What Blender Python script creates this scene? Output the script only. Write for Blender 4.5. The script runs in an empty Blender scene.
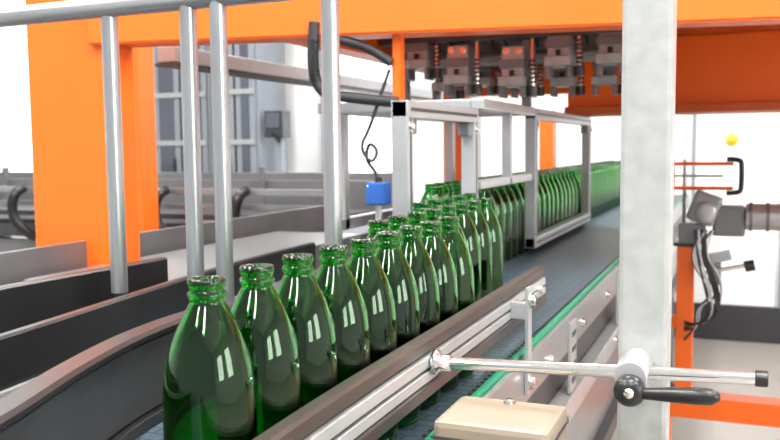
import bpy, bmesh, math, random
from mathutils import Vector, Matrix
random.seed(4)
S=bpy.context.scene
COL=S.collection

# ------------------------------------------------------------ materials
def pm(name,col,rough=.5,metal=0.0,noise=0.0,nscale=20,bump=0.0,spec=.5,stretch=None,coat=0):
    m=bpy.data.materials.new(name); m.use_nodes=True
    nt=m.node_tree; b=nt.nodes['Principled BSDF']
    b.inputs['Base Color'].default_value=(*col,1); b.inputs['Roughness'].default_value=rough
    b.inputs['Metallic'].default_value=metal; b.inputs['Specular IOR Level'].default_value=spec
    b.inputs['Coat Weight'].default_value=coat
    if noise or bump:
        tc=nt.nodes.new('ShaderNodeTexCoord'); mp=nt.nodes.new('ShaderNodeMapping')
        n=nt.nodes.new('ShaderNodeTexNoise'); n.inputs['Scale'].default_value=nscale; n.inputs['Detail'].default_value=6
        if stretch: mp.inputs['Scale'].default_value=stretch
        nt.links.new(tc.outputs['Object'],mp.inputs[0]); nt.links.new(mp.outputs[0],n.inputs['Vector'])
        if noise:
            mx=nt.nodes.new('ShaderNodeMix'); mx.data_type='RGBA'
            mx.inputs['A'].default_value=(*[max(0,c*(1-noise)) for c in col],1)
            mx.inputs['B'].default_value=(*[min(1,c*(1+noise)) for c in col],1)
            nt.links.new(n.outputs['Fac'],mx.inputs['Factor']); nt.links.new(mx.outputs['Result'],b.inputs['Base Color'])
        if bump:
            bp=nt.nodes.new('ShaderNodeBump'); bp.inputs['Strength'].default_value=bump; bp.inputs['Distance'].default_value=.002
            nt.links.new(n.outputs['Fac'],bp.inputs['Height']); nt.links.new(bp.outputs[0],b.inputs['Normal'])
    return m
def em(name,col,s):
    m=bpy.data.materials.new(name); m.use_nodes=True
    b=m.node_tree.nodes['Principled BSDF']
    b.inputs['Base Color'].default_value=(*col,1)
    b.inputs['Emission Color'].default_value=(*col,1); b.inputs['Emission Strength'].default_value=s
    return m

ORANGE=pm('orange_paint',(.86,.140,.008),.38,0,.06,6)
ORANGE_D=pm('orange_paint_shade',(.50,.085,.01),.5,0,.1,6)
GALV=pm('galvanised_steel',(.40,.415,.41),.42,.3,.28,45,.1)
TUBE=pm('brushed_tube_steel',(.42,.435,.45),.28,.75,.35,30,.05,stretch=(1,1,.12))
ALU=pm('aluminium',(.44,.455,.47),.34,.5,.12,25)
CHROME=pm('polished_steel',(.74,.74,.73),.12,.95)
STEEL=pm('stainless_sheet',(.31,.32,.33),.34,.6,.15,12,.03,stretch=(1,.15,4))
STEELM=pm('mid_grey_steel',(.19,.195,.205),.38,.4,.2,10)
STEELD=pm('dark_steel',(.07,.07,.075),.40,.5,.3,18)
GUIDE=pm('black_guide_plastic',(.014,.014,.015),.36,0,.3,14,.08)
GUIDE2=pm('worn_guide_plastic',(.040,.038,.037),.30,.15,.35,18,.08,stretch=(3,.6,3))
CAP=pm('brown_wear_strip',(.042,.031,.026),.40,0,.35,25,.1)
BLACK=pm('black_plastic',(.012,.012,.013),.32,0)
RUBBER=pm('black_rubber',(.02,.02,.022),.55,0)
BLUE=pm('blue_plastic',(.02,.10,.38),.4,0)
YEL=pm('yellow_plastic',(.9,.62,.03),.4,0)
TAN=pm('beige_enamel',(.25,.205,.155),.40,0,.07,30)
GREENP=pm('green_wear_strip',(.02,.27,.14),.4,0,.15,40)
WALL=pm('white_wall_paint',(.84,.86,.87),.7,0,.02,2)
GREYW=pm('grey_panel',(.24,.27,.31),.35,0,.08,2)
SMOKE=pm('smoked_window',(.08,.09,.115),.08,0,.1,2)
CEIL=pm('ceiling_paint',(.70,.70,.69),.8,0,.03,2)
BASEB=pm('black_plinth',(.03,.03,.035),.5,0,.1,5)
FLOOR=pm('epoxy_floor',(.36,.33,.30),.30,0,.10,3)
WIN=em('bright_window_glass',(.92,.97,1.0),2.4)
ADDED_GLOW=em('added_window_glow',(1.0,.985,.95),14)  # strong glow for the added side windows, reflected in the bottles
ADDED_LAMP=em('added_lamp_glow',(1,.98,.94),45)  # glow of the added ceiling lamps, for contrast in the glass

def belt_mat():
    m=bpy.data.materials.new('modular_belt'); m.use_nodes=True; nt=m.node_tree; b=nt.nodes['Principled BSDF']
    tc=nt.nodes.new('ShaderNodeTexCoord'); br=nt.nodes.new('ShaderNodeTexBrick')
    br.inputs['Scale'].default_value=1
    br.inputs['Brick Width'].default_value=.045; br.inputs['Row Height'].default_value=.019
    br.inputs['Mortar Size'].default_value=.0014; br.inputs['Mortar Smooth'].default_value=.3
    br.inputs['Color1'].default_value=(.060,.095,.130,1); br.inputs['Color2'].default_value=(.078,.118,.155,1)
    br.inputs['Mortar'].default_value=(.014,.022,.034,1)
    nt.links.new(tc.outputs['Object'],br.inputs['Vector']); nt.links.new(br.outputs['Color'],b.inputs['Base Color'])
    bp=nt.nodes.new('ShaderNodeBump'); bp.invert=True; bp.inputs['Strength'].default_value=.6; bp.inputs['Distance'].default_value=.002
    nt.links.new(br.outputs['Fac'],bp.inputs['Height']); nt.links.new(bp.outputs[0],b.inputs['Normal'])
    b.inputs['Roughness'].default_value=.45; b.inputs['Specular IOR Level'].default_value=.4
    return m
BELT=belt_mat()

def glass_mat():
    m=bpy.data.materials.new('green_bottle_glass'); m.use_nodes=True; nt=m.node_tree
    b=nt.nodes['Principled BSDF']
    b.inputs['Base Color'].default_value=(.028,.42,.036,1)
    b.inputs['Transmission Weight'].default_value=1; b.inputs['Roughness'].default_value=.008
    b.inputs['IOR'].default_value=1.46
    return m
GLASS=glass_mat()

# ------------------------------------------------------------ mesh helpers
def finish(o,mat,parent=None,smooth=False):
    COL.objects.link(o)
    if mat: o.data.materials.append(mat)
    if parent: o.parent=parent
    if smooth:
        for p in o.data.polygons: p.use_smooth=True
    return o
def empty(name,loc=(0,0,0)):
    e=bpy.data.objects.new(name,None); e.empty_display_size=.05; COL.objects.link(e); return e
def box(name,lo,hi,mat,parent=None,bev=.002,rotz=0,rot=None):
    lo=Vector(lo); hi=Vector(hi); c=(lo+hi)/2; s=hi-lo
    bm=bmesh.new(); bmesh.ops.create_cube(bm,size=1)
    bmesh.ops.scale(bm,vec=s,verts=bm.verts)
    if bev>0:
        bmesh.ops.bevel(bm,geom=bm.edges[:],offset=min(bev,min(s)*.3),segments=2,affect='EDGES',profile=.6)
    me=bpy.data.meshes.new(name); bm.to_mesh(me); bm.free()
    o=bpy.data.objects.new(name,me); o.location=c
    if rot: o.rotation_euler=rot
    elif rotz: o.rotation_euler=(0,0,rotz)
    return finish(o,mat,parent)
def bar(name,a,b,w,h,mat,parent=None,bev=.002):
    a=Vector(a); b=Vector(b); L=(b-a).length
    bm=bmesh.new(); bmesh.ops.create_cube(bm,size=1); bmesh.ops.scale(bm,vec=(w,L,h),verts=bm.verts)
    if bev>0: bmesh.ops.bevel(bm,geom=bm.edges[:],offset=min(bev,w*.3,h*.3),segments=2,affect='EDGES')
    d=(b-a).normalized(); up=Vector((0,0,1)) if abs(d.z)<.95 else Vector((1,0,0))
    x=d.cross(up).normalized(); z=x.cross(d)
    M=Matrix((x,d,z)).transposed().to_4x4(); M.translation=(a+b)/2
    me=bpy.data.meshes.new(name); bm.to_mesh(me); bm.free()
    o=bpy.data.objects.new(name,me); o.matrix_world=M
    return finish(o,mat,parent)
def lathe(name,prof,mat,parent=None,seg=40,loc=(0,0,0),axis=None):
    bm=bmesh.new(); rings=[]
    for r,z in prof:
        if r<1e-6: rings.append([bm.verts.new((0,0,z))]); continue
        rings.append([bm.verts.new((r*math.cos(2*math.pi*i/seg),r*math.sin(2*math.pi*i/seg),z)) for i in range(seg)])
    for A,B in zip(rings,rings[1:]):
        for i in range(seg):
            j=(i+1)%seg
            if len(A)==1 and len(B)==1: break
            if len(A)==1: bm.faces.new((A[0],B[j],B[i]))
            elif len(B)==1: bm.faces.new((A[i],A[j],B[0]))
            else: bm.faces.new((A[i],A[j],B[j],B[i]))
    bmesh.ops.recalc_face_normals(bm,faces=bm.faces)
    me=bpy.data.meshes.new(name); bm.to_mesh(me); bm.free()
    o=bpy.data.objects.new(name,me); o.location=loc
    if axis is not None:
        o.rotation_mode='QUATERNION'; o.rotation_quaternion=Vector((0,0,1)).rotation_difference(Vector(axis).normalized())
    return finish(o,mat,parent,True)
def cyl(name,a,b,r,mat,parent=None,seg=28,ch=.001):
    a=Vector(a); b=Vector(b); L=(b-a).length; ch=min(ch,r*.3)
    o=lathe(name,[(0,0),(r-ch,0),(r,ch),(r,L-ch),(r-ch,L),(0,L)],mat,parent,seg,a,b-a)
    m=o.modifiers.new('es','EDGE_SPLIT'); m.split_angle=math.radians(35)
    return o
def tube(name,pts,r,mat,parent=None):
    cu=bpy.data.curves.new(name,'CURVE'); cu.dimensions='3D'; cu.bevel_depth=r; cu.bevel_resolution=4; cu.use_fill_caps=True
    sp=cu.splines.new('NURBS'); sp.points.add(len(pts)-1); sp.use_endpoint_u=True; sp.order_u=3
    for p,q in zip(sp.points,pts): p.co=(*q,1)
    cu.resolution_u=12
    o=bpy.data.objects.new(name,cu); COL.objects.link(o)
    cu.materials.append(mat)
    if parent:o.parent=parent
    return o
def catmull(pts,n=10):
    P=[Vector(p) for p in pts]; P=[P[0]*2-P[1]]+P+[P[-1]*2-P[-2]]
    out=[]
    for i in range(1,len(P)-2):
        for k in range(n):
            t=k/n; a,b,c,d=P[i-1],P[i],P[i+1],P[i+2]
            out.append(.5*((2*b)+(c-a)*t+(2*a-5*b+4*c-d)*t*t+(3*b-a-3*c+d)*t**3))
    out.append(P[-2]); return out
def sweep(name,path,prof,mat,parent=None):
    P=catmull([(x,y,0) for x,y in path]); bm=bmesh.new(); rings=[]
    for i,p in enumerate(P):
        t=(P[min(i+1,len(P)-1)]-P[max(i-1,0)]).normalized(); n=Vector((t.y,-t.x,0))
        rings.append([bm.verts.new((p.x+n.x*u,p.y+n.y*u,z)) for u,z in prof])
    m=len(prof)
    for a,b in zip(rings,rings[1:]):
        for i in range(m): bm.faces.new((a[i],a[(i+1)%m],b[(i+1)%m],b[i]))
    bm.faces.new(rings[0]); bm.faces.new(rings[-1][::-1])
    bmesh.ops.recalc_face_normals(bm,faces=bm.faces)
    me=bpy.data.meshes.new(name); bm.to_mesh(me); bm.free()
    return finish(bpy.data.objects.new(name,me),mat,parent)
def rect(u0,u1,z0,z1,c=.002):
    return [(u0+c,z0),(u1-c,z0),(u1,z0+c),(u1,z1-c),(u1-c,z1),(u0+c,z1),(u0,z1-c),(u0,z0+c)]
def bolt(name,loc,axis,r,mat,parent):
    e=lathe(name,[(0,0),(r*1.5,0),(r*1.5,r*.25),(r,r*.25),(r,r*1.0),(r*.8,r*1.15),(0,r*1.15)],mat,parent,16,loc,axis)
    m=e.modifiers.new('es','EDGE_SPLIT'); m.split_angle=math.radians(35)
    return e

# ------------------------------------------------------------ room
box('floor',(-8,-4,-.1),(5,6.3,0),FLOOR,bev=0)
box('wall_back',(-8,6.1,0),(5,6.3,4),WALL,bev=0)
box('wall_left',(-8.2,-4,0),(-8,6.3,4),WALL,bev=0)
box('wall_right',(5,-4,0),(5.2,6.3,4),WALL,bev=0)
box('ceiling',(-8.2,-4,4),(5.2,6.3,4.1),CEIL,bev=0)
box('baseboard_back',(-8,6.06,0),(5,6.1,.24),BASEB,bev=.004)
def window(name,x0,x1,z0,z1):
    e=empty(name)
    box('glass',(x0,6.05,z0),(x1,6.075,z1),WIN,e,0)
    t=.05
    box('frame_left',(x0-t,6.0,z0-t),(x0,6.1,z1+t),GREYW,e)
    box('frame_right',(x1,6.0,z0-t),(x1+t,6.1,z1+t),GREYW,e)
    box('frame_top',(x0,6.0,z1),(x1,6.1,z1+t),GREYW,e)
    box('frame_sill',(x0,6.0,z0-t),(x1,6.1,z0),GREYW,e)
window('window_1',-7.7,-5.5,1.0,2.9)
window('window_2',-5.2,-4.5,.9,2.9)
window('window_3',-3.0,-2.45,.9,2.9)
def added_window_r(name,y0,y1,z0,z1):  # unseen glowing windows added to put highlights on the bottles
    e=empty(name)
    box('glass',(4.93,y0,z0),(4.95,y1,z1),ADDED_GLOW,e,0)
    t=.06
    for nm,a,b in [('frame_a',(4.9,y0-t,z0-t),(5,y0,z1+t)),('frame_b',(4.9,y1,z0-t),(5,y1+t,z1+t)),('frame_top',(4.9,y0,z1),(5,y1,z1+t)),('frame_sill',(4.9,y0,z0-t),(5,y1,z0)),('mullion',(4.9,(y0+y1)/2-.03,z0),(5,(y0+y1)/2+.03,z1))]:
        box(nm,a,b,GREYW,e)
added_window_r('added_window_4',-2.6,-1.2,1.3,3.2)
added_window_r('added_window_5',.0,1.4,1.3,3.2)

def cabinet(name,x0,x1,z1,y=5.7):
    e=empty(name)
    box('body',(x0,y,0),(x1,6.0,z1),GREYW,e,.01)
    mid=(x0+x1)/2
    box('door_left_panel',(x0+.03,y-.02,.1),(mid-.01,y,z1-.05),GREYW,e,.006)
    box('door_right_panel',(mid+.01,y-.02,.1),(x1-.03,y,z1-.05),GREYW,e,.006)
    box('vision_glass_left',(x0+.08,y-.03,1.05),(mid-.06,y-.02,z1-.15),SMOKE,e,.003)
    box('vision_glass_right',(mid+.06,y-.03,1.05),(x1-.08,y-.02,z1-.15),SMOKE,e,.003)
    box('door_gap',(mid-.01,y-.015,.1),(mid+.01,y,z1-.05),BLACK,e,0)
    for k in range(2):
        box('cross_rail',(x0+.03,y-.035,1.35+k*.38),(x1-.03,y-.02,1.39+k*.38),ALU,e,.002)
    cyl('handle',(mid-.04,y-.06,1.0),(mid-.04,y-.06,1.25),.012,BLACK,e)
    box('top_trim',(x0-.01,y-.03,z1),(x1+.01,6.0,z1+.04),STEELD,e,.003)
cabinet('control_cabinet',-4.42,-3.86,2.3)
cabinet('control_cabinet',-3.78,-3.36,2.35,5.6)
pb=empty('operator_panel')
box('enclosure',(-3.30,5.55,1.40),(-3.14,5.68,1.60),STEELD,pb,.01)
box('screen',(-3.28,5.54,1.47),(-3.16,5.55,1.58),SMOKE,pb,.002)
box('column',(-3.24,5.6,0),(-3.18,5.66,1.40),GREYW,pb,.004)
cyl('lever',(-3.22,5.54,1.43),(-3.14,5.50,1.37),.012,BLACK,pb)

for i,(x,y) in enumerate([(-3.5,.2),(-1.6,.2),(.3,.2),(2.0,.2),(-3.5,3.4),(-.8,3.4),(1.6,3.4),(-1.6,-2.2),(.6,-2.2)]):
    e=empty('added_ceiling_lamp')  # unseen lamps added to light the room and streak the bottles
    box('housing',(x-.18,y-.8,3.9),(x+.18,y+.8,4.0),WALL,e)
    box('diffuser',(x-.12,y-.75,3.88),(x+.12,y+.75,3.9),ADDED_LAMP,e,0)
    l=bpy.data.lights.new('added_lamp_light','AREA'); l.shape='RECTANGLE'; l.size=.3; l.size_y=1.6; l.energy=56 if y>3 else 42; l.color=(1,.98,.94)  # area light added under each lamp to brighten the room
    lo=bpy.data.objects.new('added_lamp_light',l); lo.location=(x,y,3.86); COL.objects.link(lo); lo.parent=e

# ------------------------------------------------------------ conveyor
cv=empty('bottle_conveyor')
box('belt',(-.86,-.6,.975),(-.312,5.7,1.0),BELT,cv,0)
box('green_edge',(-.311,-.6,.985),(-.303,5.7,1.004),GREENP,cv,.001)
bm=bmesh.new()
y=.2
while y<4.5:
    bmesh.ops.create_cube(bm,size=1,matrix=Matrix.Translation((-.3165,y,1.0012))@Matrix.Diagonal((.006,.008,.0024,1)))
    y+=.019
me=bpy.data.meshes.new('edge_teeth'); bm.to_mesh(me); bm.free(); finish(bpy.data.objects.new('edge_teeth',me),STEELD,cv)
box('side_plate_upper',(-.302,-.6,.93),(-.294,5.7,.997),STEEL,cv,.001)
box('side_recess',(-.33,-.6,.84),(-.318,5.7,.93),STEELD,cv,.001)
box('side_rail_mid',(-.318,-.6,.80),(-.285,5.7,.845),ALU,cv,.003)
box('side_panel_lower',(-.33,-.6,.62),(-.31,5.7,.80),STEEL,cv,.001)
box('side_rail_lower',(-.318,-.6,.58),(-.285,5.7,.62),STEELD,cv,.003)
box('drip_pan',(-.86,-.6,.56),(-.318,5.7,.58),STEELD,cv,.002)
box('side_plate_left',(-.872,-.6,.60),(-.862,5.7,1.0),STEEL,cv,.001)
for i,y in enumerate([.0,1.6,3.2,4.8]):
    for x in (-.34,-.83):
        box('leg',(x-.025,y-.025,.03),(x+.025,y+.025,.58),STEEL,cv)
        lathe('foot',[(0,0),(.045,0),(.045,.012),(.015,.03),(0,.03)],BLACK,cv,20,(x,y,0))
for y in [1.1,1.42,1.75,2.1,2.5,3.0]:
    bolt('side_bolt',(-.294,y,.955),(1,0,0),.007,CHROME,cv)
    bolt('rail_bolt',(-.285,y+.1,.822),(1,0,0),.007,CHROME,cv)
for y in [1.62,2.3]:
    box('slot_plate',(-.294,y-.03,.85),(-.288,y+.03,.985),ALU,cv,.001)
    for k in range(4):
        box('slot',(-.2885,y-.018,.866+k*.03),(-.2870,y+.018,.876+k*.03),BLACK,cv,.0005)

# right guide rail with clamp bracket
gr=empty('bottle_guide_rail')
path=[(-.285,.20),(-.300,.32),(-.314,.44),(-.322,.58),(-.325,.75),(-.325,1.0),(-.325,1.25),(-.325,1.49)]
sweep('wear_cap',path,rect(-.0115,.006,1.088,1.106,.003),CAP,gr)
sweep('face_strip',path,rect(-.011,.001,1.050,1.088,.001),GUIDE2,gr)
sweep('profile_upper',path,rect(.001,.009,1.074,1.087,.001),ALU,gr)
sweep('profile_groove',path,rect(.001,.005,1.070,1.074,.0005),STEELD,gr)
sweep('profile_lower',path,rect(.001,.009,1.058,1.070,.001),ALU,gr)
sweep('lower_wear_strip',path,rect(-.011,.012,1.042,1.0575,.002),GUIDE2,gr)
box('support_plate',(-.2935,1.238,.945),(-.2880,1.262,1.108),ALU,gr,.001)
bolt('support_bolt_top',(-.288,1.25,1.088),(1,0,0),.008,CHROME,gr)
bolt('support_bolt_bottom',(-.288,1.25,.962),(1,0,0),.008,CHROME,gr)
box('support_spacer',(-.316,1.24,1.06),(-.2935,1.26,1.085),ALU,gr,.001)
bolt('end_bolt',(-.316,1.44,1.072),(1,0,0),.006,CHROME,gr)
bolt('end_bolt_b',(-.316,1.36,1.072),(1,0,0),.005,CHROME,gr)
RZ=1.078
lathe('rod_flange',[(0,0),(.014,0),(.014,.006),(.009,.009),(.009,.02),(0,.02)],CHROME,gr,24,(-.315,.889,RZ),(1,.03,0))
cyl('adjusting_rod',(-.31,.889,RZ),(.020,.897,RZ+.011),.0068,CHROME,gr)
cyl('rod_end_cap',(.018,.897,RZ+.011),(.030,.8975,RZ+.011),.0082,BLACK,gr)

up=empty('frame_upright')
box('square_post',(-.119,.935,0),(-.067,.987,2.6),GALV,up,.005)
box('base_plate',(-.16,.89,0),(-.03,1.03,.012),GALV,up,.002)
for dx in(-.05,.05):
    bolt('anchor',(-.093+dx,.91,.012),(0,0,1),.008,CHROME,up)
cl=empty('rod_clamp')
cyl('clamp_body',(-.098,.872,RZ+.007),(-.098,.935,RZ+.007),.0165,ALU,cl)
box('clamp_ear',(-.113,.878,RZ-.017),(-.083,.916,RZ+.019),ALU,cl,.005)
lathe('lever_hub',[(0,0),(.013,0),(.0155,.003),(.0155,.016),(.012,.022),(.006,.024),(0,.0235)],BLACK,cl,28,(-.098,.874,RZ-.005),(0.05,-1,.1))
lathe('hub_screw',[(0,0),(.005,0),(.005,.003),(0,.004)],CHROME,cl,16,(-.0968,.850,RZ-.003),(0.05,-1,.1))
L0=Vector((-.098,.862,RZ-.006)); L1=Vector((-.015,.845,RZ+.0030))
lathe('lever_handle',[(0,0),(.006,.002),(.006,.02),(.0075,.04),(.0085,.065),(.008,.08),(.004,.087),(0,.088)],BLACK,cl,20,L0,L1-L0)

# beige housing
gb=empty('sensor_housing')
box('body',(-.280,.785,.95),(-.163,.884,1.046),TAN,gb,.006)
box('lid_seam',(-.2815,.7835,1.028),(-.1615,.8855,1.031),STEELD,gb,.0005)
bolt('lid_bolt',(-.222,.868,1.046),(0,0,1),.0045,CHROME,gb)
box('mounting_foot',(-.2935,.82,.935),(-.279,.86,.985),ALU,gb,.002)

# ------------------------------------------------------------ bottles
outer=[(0,.004),(.024,.002),(.031,.001),(.0345,.004),(.0355,.010),(.0355,.114),(.0353,.128),(.0347,.141),(.0331,.154),(.0300,.167),(.0256,.179),(.0208,.189),(.0167,.197),(.0140,.2022),
       (.0124,.2055),(.0145,.2075),(.0149,.2105),(.0130,.2125),(.0128,.2140),(.0143,.2155),(.0146,.2195),(.0136,.2218),(.0117,.222)]
inner=[(.0100,.2212),(.0095,.216),(.0094,.2065),(.0106,.202),(.0135,.196),(.0176,.188),(.0226,.178),(.0270,.166),(.0301,.153),(.0317,.140),(.0323,.128),(.0325,.114),(.0325,.014),(.030,.009),(.020,.010),(0,.013)]
def bottle_mesh(seg,name):
    bm=bmesh.new(); prof=outer+inner; rings=[]
    for r,z in prof:
        if r==0: rings.append([bm.verts.new((0,0,z))]); continue
        rings.append([bm.verts.new((r*math.cos(2*math.pi*i/seg),r*math.sin(2*math.pi*i/seg),z)) for i in range(seg)])
    for A,B in zip(rings,rings[1:]):
        for i in range(seg):
            j=(i+1)%seg
            if len(A)==1: bm.faces.new((A[0],B[j],B[i]))
            elif len(B)==1: bm.faces.new((A[i],A[j],B[0]))
            else: bm.faces.new((A[i],A[j],B[j],B[i]))
    bmesh.ops.recalc_face_normals(bm,faces=bm.faces)
    me=bpy.data.meshes.new(name); bm.to_mesh(me); bm.free()
    for p in me.polygons: p.use_smooth=True
    me.materials.append(GLASS); return me
BM=bottle_mesh(64,'bottle_mesh')
def bottle(x,y):
    o=bpy.data.objects.new('green_glass_bottle',BM); o.location=(x,y,1.0005); o.rotation_euler=(0,0,random.random()*6); COL.objects.link(o)
for n in range(9): bottle(-.3735+random.uniform(-.0006,.0006),.539+.0727*n)
for n in range(8): bottle(-.4475+random.uniform(-.0008,.0008),1.045+.0727*n)
BL=bottle_mesh(24,'bottle_mesh_far')
bmq=bmesh.new()
for row,(x0,ys,ye) in enumerate([(-.62,1.93,5.6),(-.685,1.965,5.6),(-.5195,1.40,1.75),(-.752,2.1,5.6)]):
    y=ys
    while y<ye:
        t=bmesh.new(); t.from_mesh(BL); bmesh.ops.translate(t,vec=(x0+random.uniform(-.001,.001),y,1.0005),verts=t.verts)
        tm=bpy.data.meshes.new('t'); t.to_mesh(tm); t.free(); bmq.from_mesh(tm); bpy.data.meshes.remove(tm)
        y+=.0745
me=bpy.data.meshes.new('bottle_queue'); bmq.to_mesh(me); bmq.free()
finish(bpy.data.objects.new('bottle_queue',me),GLASS,None,True)

# ------------------------------------------------------------ left guides
gl=empty('curved_lane_guide')
p1=[(-.44,.16),(-.495,.34),(-.545,.50),(-.592,.63),(-.628,.76),(-.642,.885),(-.628,1.0),(-.585,1.12),(-.565,1.22),(-.563,1.34),(-.563,1.40)]
sweep('guide_wall',p1,rect(-.012,.004,1.015,1.10,.003),GUIDE2,gl)
sweep('guide_cap',p1,rect(-.022,.010,1.10,1.112,.004),GUIDE,gl)
sweep('guide_foot',p1,rect(-.014,.012,1.001,1.015,.001),GUIDE,gl)
g2=empty('lane_guide')
p2=[(-.70,.2),(-.72,.42),(-.744,.69),(-.778,.92),(-.807,1.127),(-.83,1.35),(-.84,1.6)]
sweep('guide_wall',p2,rect(-.008,.008,1.04,1.12,.003),GUIDE,g2)
sweep('steel_rim',p2,rect(.008,.014,1.03,1.062,.001),ALU,g2)
sweep('guide_foot',p2,rect(-.015,.015,1.001,1.04,.001),GUIDE,g2)
g3=empty('lane_guide')
p3=[(-.99,.2),(-.99,.6),(-.985,.92),(-.975,1.1),(-.966,1.26)]
sweep('guide_wall',p3,rect(-.010,.010,1.055,1.125,.003),GUIDE,g3)
sweep('steel_rim',p3,rect(.010,.016,1.035,1.058,.001),ALU,g3)
sweep('guide_foot',p3,rect(-.02,.02,1.0,1.055,.001),STEELD,g3)
dk=empty('return_lane_table')
box('deck',(-1.55,-.5,.975),(-.88,3.2,1.0),STEELD,dk,.002)
box('deck_plate',(-1.5,1.45,1.0),(-.905,2.6,1.03),STEEL,dk,.003)
box('edge_rail',(-.90,1.5,1.0),(-.885,3.2,1.10),STEEL,dk,.002)
box('edge_rail_left',(-1.555,-.5,1.0),(-1.54,3.2,1.09),STEELM,dk,.002)
for x in(-1.5,-.93):
    for y in(.2,1.5,3.0): box('leg',(x-.025,y-.025,0),(x+.025,y+.025,.975),STEEL,dk)

tf=empty('tube_hanger_frame')
PY=1.045
cyl('cross_tube',(-2.2,1.0,1.517),(.3,1.075,1.548),.0150,TUBE,tf)
for x,zb in [(-.885,1.10),(-.743,1.121),(-.692,1.05),(-.515,1.10)]:
    cyl('drop_tube',(x,PY,zb),(x,PY,1.53),.0125,TUBE,tf)
cyl('foot_pin',(-.885,PY,1.0),(-.885,PY,1.10),.008,STEELD,tf)
box('tube_stanchion',(-2.23,.97,0),(-2.17,1.03,1.56),ALU,tf)

# ------------------------------------------------------------ orange gantry
og=empty('orange_gantry')
box('column_left',(-1.71,1.70,0),(-1.434,1.78,1.95),ORANGE,og,.006)
bar('front_beam',(-1.5,1.72,1.66),(.9,2.18,1.66),.09,.165,ORANGE,og,.005)
box('column_rear_left',(-2.68,3.2,0),(-2.56,3.32,2.0),ORANGE,og,.006)
box('rear_beam',(-.60,3.2,1.46),(1.2,3.36,1.70),ORANGE,og,.005)
box('rear_beam_left',(-1.1,3.2,1.57),(-.60,3.36,1.70),ORANGE,og,.005)
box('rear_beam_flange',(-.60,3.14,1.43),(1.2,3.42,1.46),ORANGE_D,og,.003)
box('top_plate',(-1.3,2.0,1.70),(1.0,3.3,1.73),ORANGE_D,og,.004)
bar('side_beam',(-1.05,1.9,1.64),(-1.05,3.3,1.64),.08,.10,ORANGE,og)
box('column_right',(.86,2.1,0),(.98,2.24,1.95),ORANGE,og,.006)
box('rear_column',(-1.02,3.0,0),(-.94,3.08,1.70),ORANGE,og,.004)
box('rear_column_b',(-.97,4.4,0),(-.90,4.5,1.5),ORANGE,og,.004)
box('cross_tie',(-.98,2.98,1.50),(-.55,3.04,1.58),ORANGE,og,.004)
bar('beam_drop_bracket',(-.745,1.87,1.58),(-.745,1.87,1.43),.03,.02,ORANGE,og)

# gripper heads
gh=empty('gripper_head')
box('carrier_bar',(-1.0,2.36,1.62),(-.22,2.46,1.68),STEELD,gh,.003)
box('carrier_bar_rear',(-1.0,2.72,1.60),(-.22,2.80,1.66),STEELM,gh,.003)
for y in (2.50,2.66):
    cyl('air_rail',(-1.0,y,1.585),(-.22,y,1.585),.011,ALU,gh)
for x in (-.98,-.60,-.24):
    box('longitudinal_tie',(x-.02,2.36,1.66),(x+.02,2.80,1.70),STEELD,gh,.003)
def head(x,y,dz,s=1.0,m=ALU):
    box('gripper_block',(x-.031*s,y,1.535+dz),(x+.031*s,y+.07,1.62+dz),m,gh,.003)
    box('gripper_face_plate',(x-.036*s,y-.012,1.558+dz),(x+.036*s,y,1.582+dz),STEELM,gh,.001)
    box('gripper_slot',(x-.006,y-.0125,1.535+dz),(x+.006,y-.001,1.552+dz),BLACK,gh,.0005)
    box('gripper_shoe',(x-.037*s,y-.02,1.508+dz),(x+.037*s,y+.08,1.535+dz),GALV,gh,.003)
    box('gripper_jaw_l',(x-.037*s,y-.01,1.476+dz),(x-.024*s,y+.05,1.508+dz),STEELM,gh,.003)
    box('gripper_jaw_r',(x+.024*s,y-.01,1.476+dz),(x+.037*s,y+.05,1.508+dz),STEELM,gh,.003)
    cyl('gripper_stem',(x+.054*s,y+.02,1.495+dz),(x+.054*s,y+.02,1.64),.007,CHROME,gh)
    for k in range(6):
        cyl('stem_spring',(x+.054*s,y+.02,1.515+dz+k*.012),(x+.054*s,y+.02,1.520+dz+k*.012),.010,STEELD,gh,14)
    cyl('gripper_cup',(x+.054*s,y+.02,1.48+dz),(x+.054*s,y+.02,1.508+dz),.014,STEELD,gh)
    bolt('gripper_bolt',(x-.018,y,1.605+dz),(0,-1,0),.006,CHROME,gh)
    bolt('gripper_bolt_b',(x+.018,y,1.605+dz),(0,-1,0),.006,CHROME,gh)
    tube('air_hose',[(x-.02,y+.02,1.62+dz),(x-.03,y-.02,1.66),(x-.06,y-.01,1.64),(x-.07,y+.05,1.60)],.005,RUBBER,gh)
for i,x in enumerate([-.885,-.762,-.60,-.47,-.33]):
    head(x,2.37,[.04,-.01,-.02,.03,.03][i])
for i,x in enumerate([-.93,-.80,-.66,-.53,-.40,-.27]):
    head(x,2.74,[.0,.01,.0,.0,.0,.0][i],1,STEELM)

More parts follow.
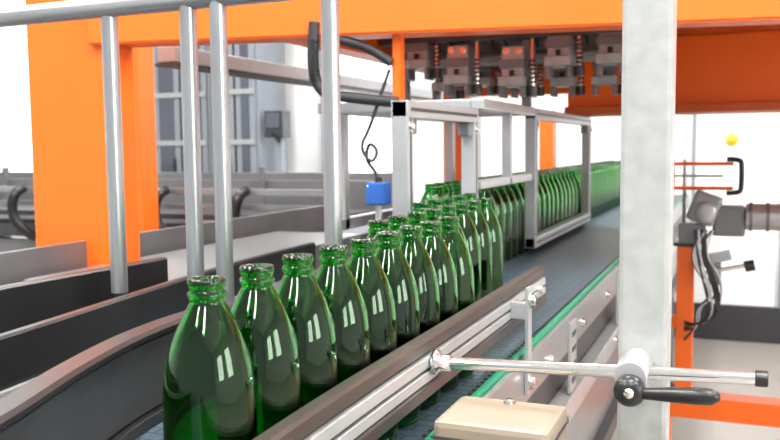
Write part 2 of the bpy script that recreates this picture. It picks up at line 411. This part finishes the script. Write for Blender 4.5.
# aluminium transfer frames
def frame(x,y0,y1,z0,z1,t=.032):
    e=empty('aluminium_transfer_frame')
    box('upright_front',(x-t/2,y0-t/2,z0),(x+t/2,y0+t/2,z1),ALU,e,.003)
    box('upright_rear',(x-t/2,y1-t/2,z0),(x+t/2,y1+t/2,z1),ALU,e,.003)
    box('top_bar',(x-t/2-.001,y0-t/2,z1-t),(x+t/2+.001,y1+t/2,z1),ALU,e,.003)
    box('bottom_bar',(x-t/2-.001,y0-t/2,z0),(x+t/2+.001,y1+t/2,z0+t),ALU,e,.003)
    box('t_slot_groove',(x+t/2+.001,y0,z1-t*.6),(x+t/2+.002,y1,z1-t*.4),STEELD,e,.0002)
    box('t_slot_groove_low',(x+t/2+.001,y0,z0+t*.4),(x+t/2+.002,y1,z0+t*.6),STEELD,e,.0002)
    for yy in (y0,y1):
        box('upright_groove',(x+t/2,yy-.003,z0+t),(x+t/2+.001,yy+.003,z1-t),STEELD,e,.0002)
        bolt('corner_bolt',(x+t/2,yy,z1-t*1.5),(1,0,0),.006,CHROME,e)
        box('corner_gusset',(x-t/2,(yy+t/2) if yy==y0 else yy-t/2-.03,z1-t-.03),(x+t/2-.004,(yy+t/2+.03) if yy==y0 else yy-t/2,z1-t),STEELM,e,.004)
    return e
fa=frame(-.575,1.46,1.88,1.06,1.405)
fb=frame(-.565,2.46,3.42,1.02,1.428)
hd=empty('header_rail')
box('header',(-.581,1.91,1.405),(-.549,2.44,1.43),ALU,hd,.003)
box('header_cross_front',(-.95,1.91,1.405),(-.581,1.935,1.43),ALU,hd,.003)
box('header_cross_rear',(-.95,2.40,1.405),(-.581,2.43,1.43),ALU,hd,.003)
box('header_left',(-.98,1.91,1.405),(-.95,3.0,1.43),ALU,hd,.003)
box('left_upright',(-.98,2.00,1.105),(-.95,2.03,1.405),ALU,hd,.003)
box('left_upright_rear',(-.98,2.9,1.105),(-.95,2.93,1.405),ALU,hd,.003)
box('left_bottom_bar',(-.98,1.98,1.105),(-.95,2.95,1.135),ALU,hd,.003)
box('mid_upright',(-.58,2.18,1.22),(-.556,2.20,1.405),ALU,hd,.003)
box('mid_lower_bar',(-.58,1.91,1.22),(-.556,2.44,1.24),ALU,hd,.003)
box('hanger',(-.58,2.395,1.43),(-.555,2.42,1.62),STEELM,hd,.003)
box('hanger_left',(-.95,2.395,1.43),(-.925,2.42,1.62),STEELM,hd,.003)
rl=empty('overhead_rail')
box('rail',(-1.53,2.0,1.565),(-1.47,5.4,1.610),ALU,rl,.004)
box('rail_lip',(-1.54,2.0,1.555),(-1.46,5.4,1.563),STEELD,rl,.001)
box('rail_post',(-1.53,5.0,0),(-1.47,5.06,1.56),ALU,rl,.003)

# cables
cb=empty('cable_conduit')
tube('conduit_main',[(-.919,1.784,1.61),(-.925,1.78,1.54),(-.922,1.784,1.48),(-.90,1.79,1.443),(-.85,1.81,1.437),(-.80,1.83,1.43),(-.74,1.855,1.424)],.013,RUBBER,cb)
tube('conduit_upper',[(-.90,1.80,1.58),(-.86,1.81,1.568),(-.80,1.84,1.55),(-.755,1.85,1.515)],.011,RUBBER,cb)
for k in range(16):
    cyl('conduit_rib',(-.921,1.782,1.57-.004*k*1.6),(-.921,1.782,1.567-.004*k*1.6),.0145,BLACK,cb,16)
tube('thin_cable',[(-.76,1.85,1.50),(-.785,1.845,1.43),(-.81,1.84,1.36),(-.83,1.83,1.32),(-.80,1.83,1.28),(-.785,1.84,1.31),(-.81,1.84,1.335),(-.82,1.84,1.29),(-.79,1.84,1.26),(-.785,1.84,1.235)],.0042,RUBBER,cb)
jb=empty('blue_junction_box')
box('body',(-.812,1.82,1.185),(-.762,1.86,1.238),BLUE,jb,.004)
box('lid',(-.809,1.816,1.188),(-.765,1.82,1.235),BLUE,jb,.002)
cyl('gland',(-.787,1.84,1.236),(-.787,1.84,1.25),.008,BLACK,jb)
bolt('screw',(-.803,1.816,1.229),(0,-1,0),.002,CHROME,jb)
cyl('stand',(-.787,1.84,1.0),(-.787,1.84,1.187),.008,ALU,jb)

# background conveyor
bc=empty('background_conveyor')
box('bed',(-6.5,3.5,.93),(-1.75,4.0,1.0),STEELD,bc,.004)
box('front_guide',(-6.5,3.46,1.10),(-1.75,3.48,1.13),STEEL,bc,.003)
box('front_guide_b',(-6.5,3.46,1.03),(-1.75,3.48,1.055),STEELM,bc,.003)
box('front_guide_c',(-6.5,3.465,.955),(-1.75,3.48,.975),STEEL,bc,.003)
box('front_guide_low',(-6.5,3.47,.86),(-1.75,3.49,.93),STEELD,bc,.003)
box('lower_panel',(-6.5,3.52,.5),(-1.75,3.54,.84),STEELM,bc,.003)
box('rear_guide',(-6.5,4.0,1.10),(-1.75,4.02,1.15),STEELM,bc,.003)
box('rear_panel',(-6.5,4.3,.8),(-1.75,4.35,1.18),STEELM,bc,.003)
x=-6.3
while x<-1.8:
    tube('guide_hook',[(x,3.45,1.12),(x,3.39,1.11),(x-.03,3.39,1.0),(x+.02,3.41,.9),(x+.05,3.47,.86)],.026,BLACK,bc)
    box('leg',(x+.1,3.6,0),(x+.15,3.65,.93),STEEL,bc)
    box('guide_post',(x+.22,3.97,1.0),(x+.25,4.0,1.22),STEELM,bc)
    x+=.46

# ------------------------------------------------------------ right side machine
rm=empty('orange_machine_stand')
box('post',(-.19,2.98,.48),(-.135,3.03,.98),ORANGE,rm,.004)
box('low_beam',(-.25,2.96,.40),(1.4,3.05,.475),ORANGE,rm,.004)
box('leg_left',(-.25,2.97,0),(-.20,3.04,.40),ORANGE,rm,.004)
box('leg_right',(1.3,2.97,0),(1.36,3.04,.40),ORANGE,rm,.004)
box('post_cap',(-.20,2.97,.98),(-.125,3.04,.992),STEELD,rm,.003)
box('side_arm',(-.25,2.985,.70),(-.19,3.025,.74),ORANGE,rm,.003)
sd=empty('sensor_head')
box('mount_block',(-.185,2.95,.992),(-.10,3.03,1.06),STEELM,sd,.006)
box('swivel_bracket',(-.15,2.93,1.06),(-.06,3.01,1.16),STEEL,sd,.012,rot=(0,.35,0))
lathe('swivel_disc',[(0,0),(.032,0),(.034,.004),(.034,.014),(.028,.02),(.012,.022),(0,.022)],ALU,sd,28,(-.10,2.925,1.10),(0,-1,0))
box('gear_housing',(-.08,2.94,1.02),(.02,3.02,1.12),STEELM,sd,.012)
cyl('motor_body',(.02,2.97,1.084),(.34,2.97,1.084),.043,ALU,sd)
for k in range(4):
    cyl('motor_ring',(.03+.05*k,2.97,1.084),(.04+.05*k,2.97,1.084),.047,STEELM,sd)
box('adjust_slide',(-.12,2.955,.93),(-.02,2.985,.965),ALU,sd,.004,rot=(0,-.25,0))
cyl('slide_screw',(-.10,2.94,.90),(.03,2.94,.93),.007,CHROME,sd)
cyl('slide_knob',(.02,2.94,.925),(.05,2.94,.932),.018,BLACK,sd)
box('lower_clamp',(-.09,2.94,.86),(-.05,2.99,.93),STEELM,sd,.005)
cyl('arm_a',(-.22,2.97,1.255),(-.02,2.97,1.255),.006,ORANGE,sd)
cyl('arm_b',(-.22,2.97,1.175),(-.02,2.97,1.175),.006,ORANGE,sd)
cyl('arm_c',(-.22,2.97,1.215),(-.05,2.97,1.215),.004,ALU,sd)
cyl('vertical_rod',(-.17,2.99,1.05),(-.17,2.99,1.27),.006,ALU,sd)
box('stub',(-.235,2.955,1.16),(-.20,2.985,1.27),ORANGE,sd,.003)
tube('black_handle',[(-.04,2.96,1.27),(.0,2.96,1.27),(.005,2.96,1.25),(.005,2.96,1.18),(.0,2.96,1.16),(-.04,2.96,1.16)],.008,BLACK,sd)
for k in range(12):
    a=random.uniform(-.035,.035); b=random.uniform(-.035,.035)
    tube('sensor_cable',[(-.10+a,2.93,1.04),(-.13+b,2.91,.97),(-.07+a,2.90,.87+b),(-.08+b*1.4,2.92,.78+a),(-.12+a,2.93,.72),(-.16,2.975,.70+b)],.0035,[BLACK,ALU,RUBBER][k%3],sd)
wp=empty('wall_push_button')
lathe('plate',[(0,0),(.04,0),(.04,.01),(.034,.016),(0,.016)],YEL,wp,28,(-.055,6.1,1.345),(0,-1,0))
lathe('mushroom',[(0,0),(.012,0),(.012,.012),(.02,.014),(.02,.02),(.012,.026),(0,.028)],YEL,wp,24,(-.055,6.084,1.345),(0,-1,0))
ch=empty('wall_trunking')
box('trunking',(.25,6.06,.24),(.30,6.1,3.0),GREYW,ch)
box('trunking_b',(-.30,6.06,.24),(-.28,6.1,3.0),GREYW,ch)
box('trunking_c',(-.62,6.06,.24),(-.58,6.1,3.0),GREYW,ch)

# ------------------------------------------------------------ world + camera
w=bpy.data.worlds.new('world'); S.world=w; w.use_nodes=True
w.node_tree.nodes['Background'].inputs[0].default_value=(.93,.96,1,1); w.node_tree.nodes['Background'].inputs[1].default_value=.8
cam=bpy.data.cameras.new('camera'); cam.lens=850/780*36; cam.sensor_width=36; cam.clip_start=.02
co=bpy.data.objects.new('camera',cam); COL.objects.link(co)
R=Matrix.Rotation(math.radians(22.4),4,'Z')@Matrix.Rotation(math.radians(90-4.9),4,'X')@Matrix.Rotation(math.radians(-.6),4,'Z')
co.matrix_world=Matrix.Translation((0,0,1.32))@R
cam.dof.use_dof=True; cam.dof.focus_distance=.90; cam.dof.aperture_fstop=11
S.camera=co
S.view_settings.view_transform='Standard'
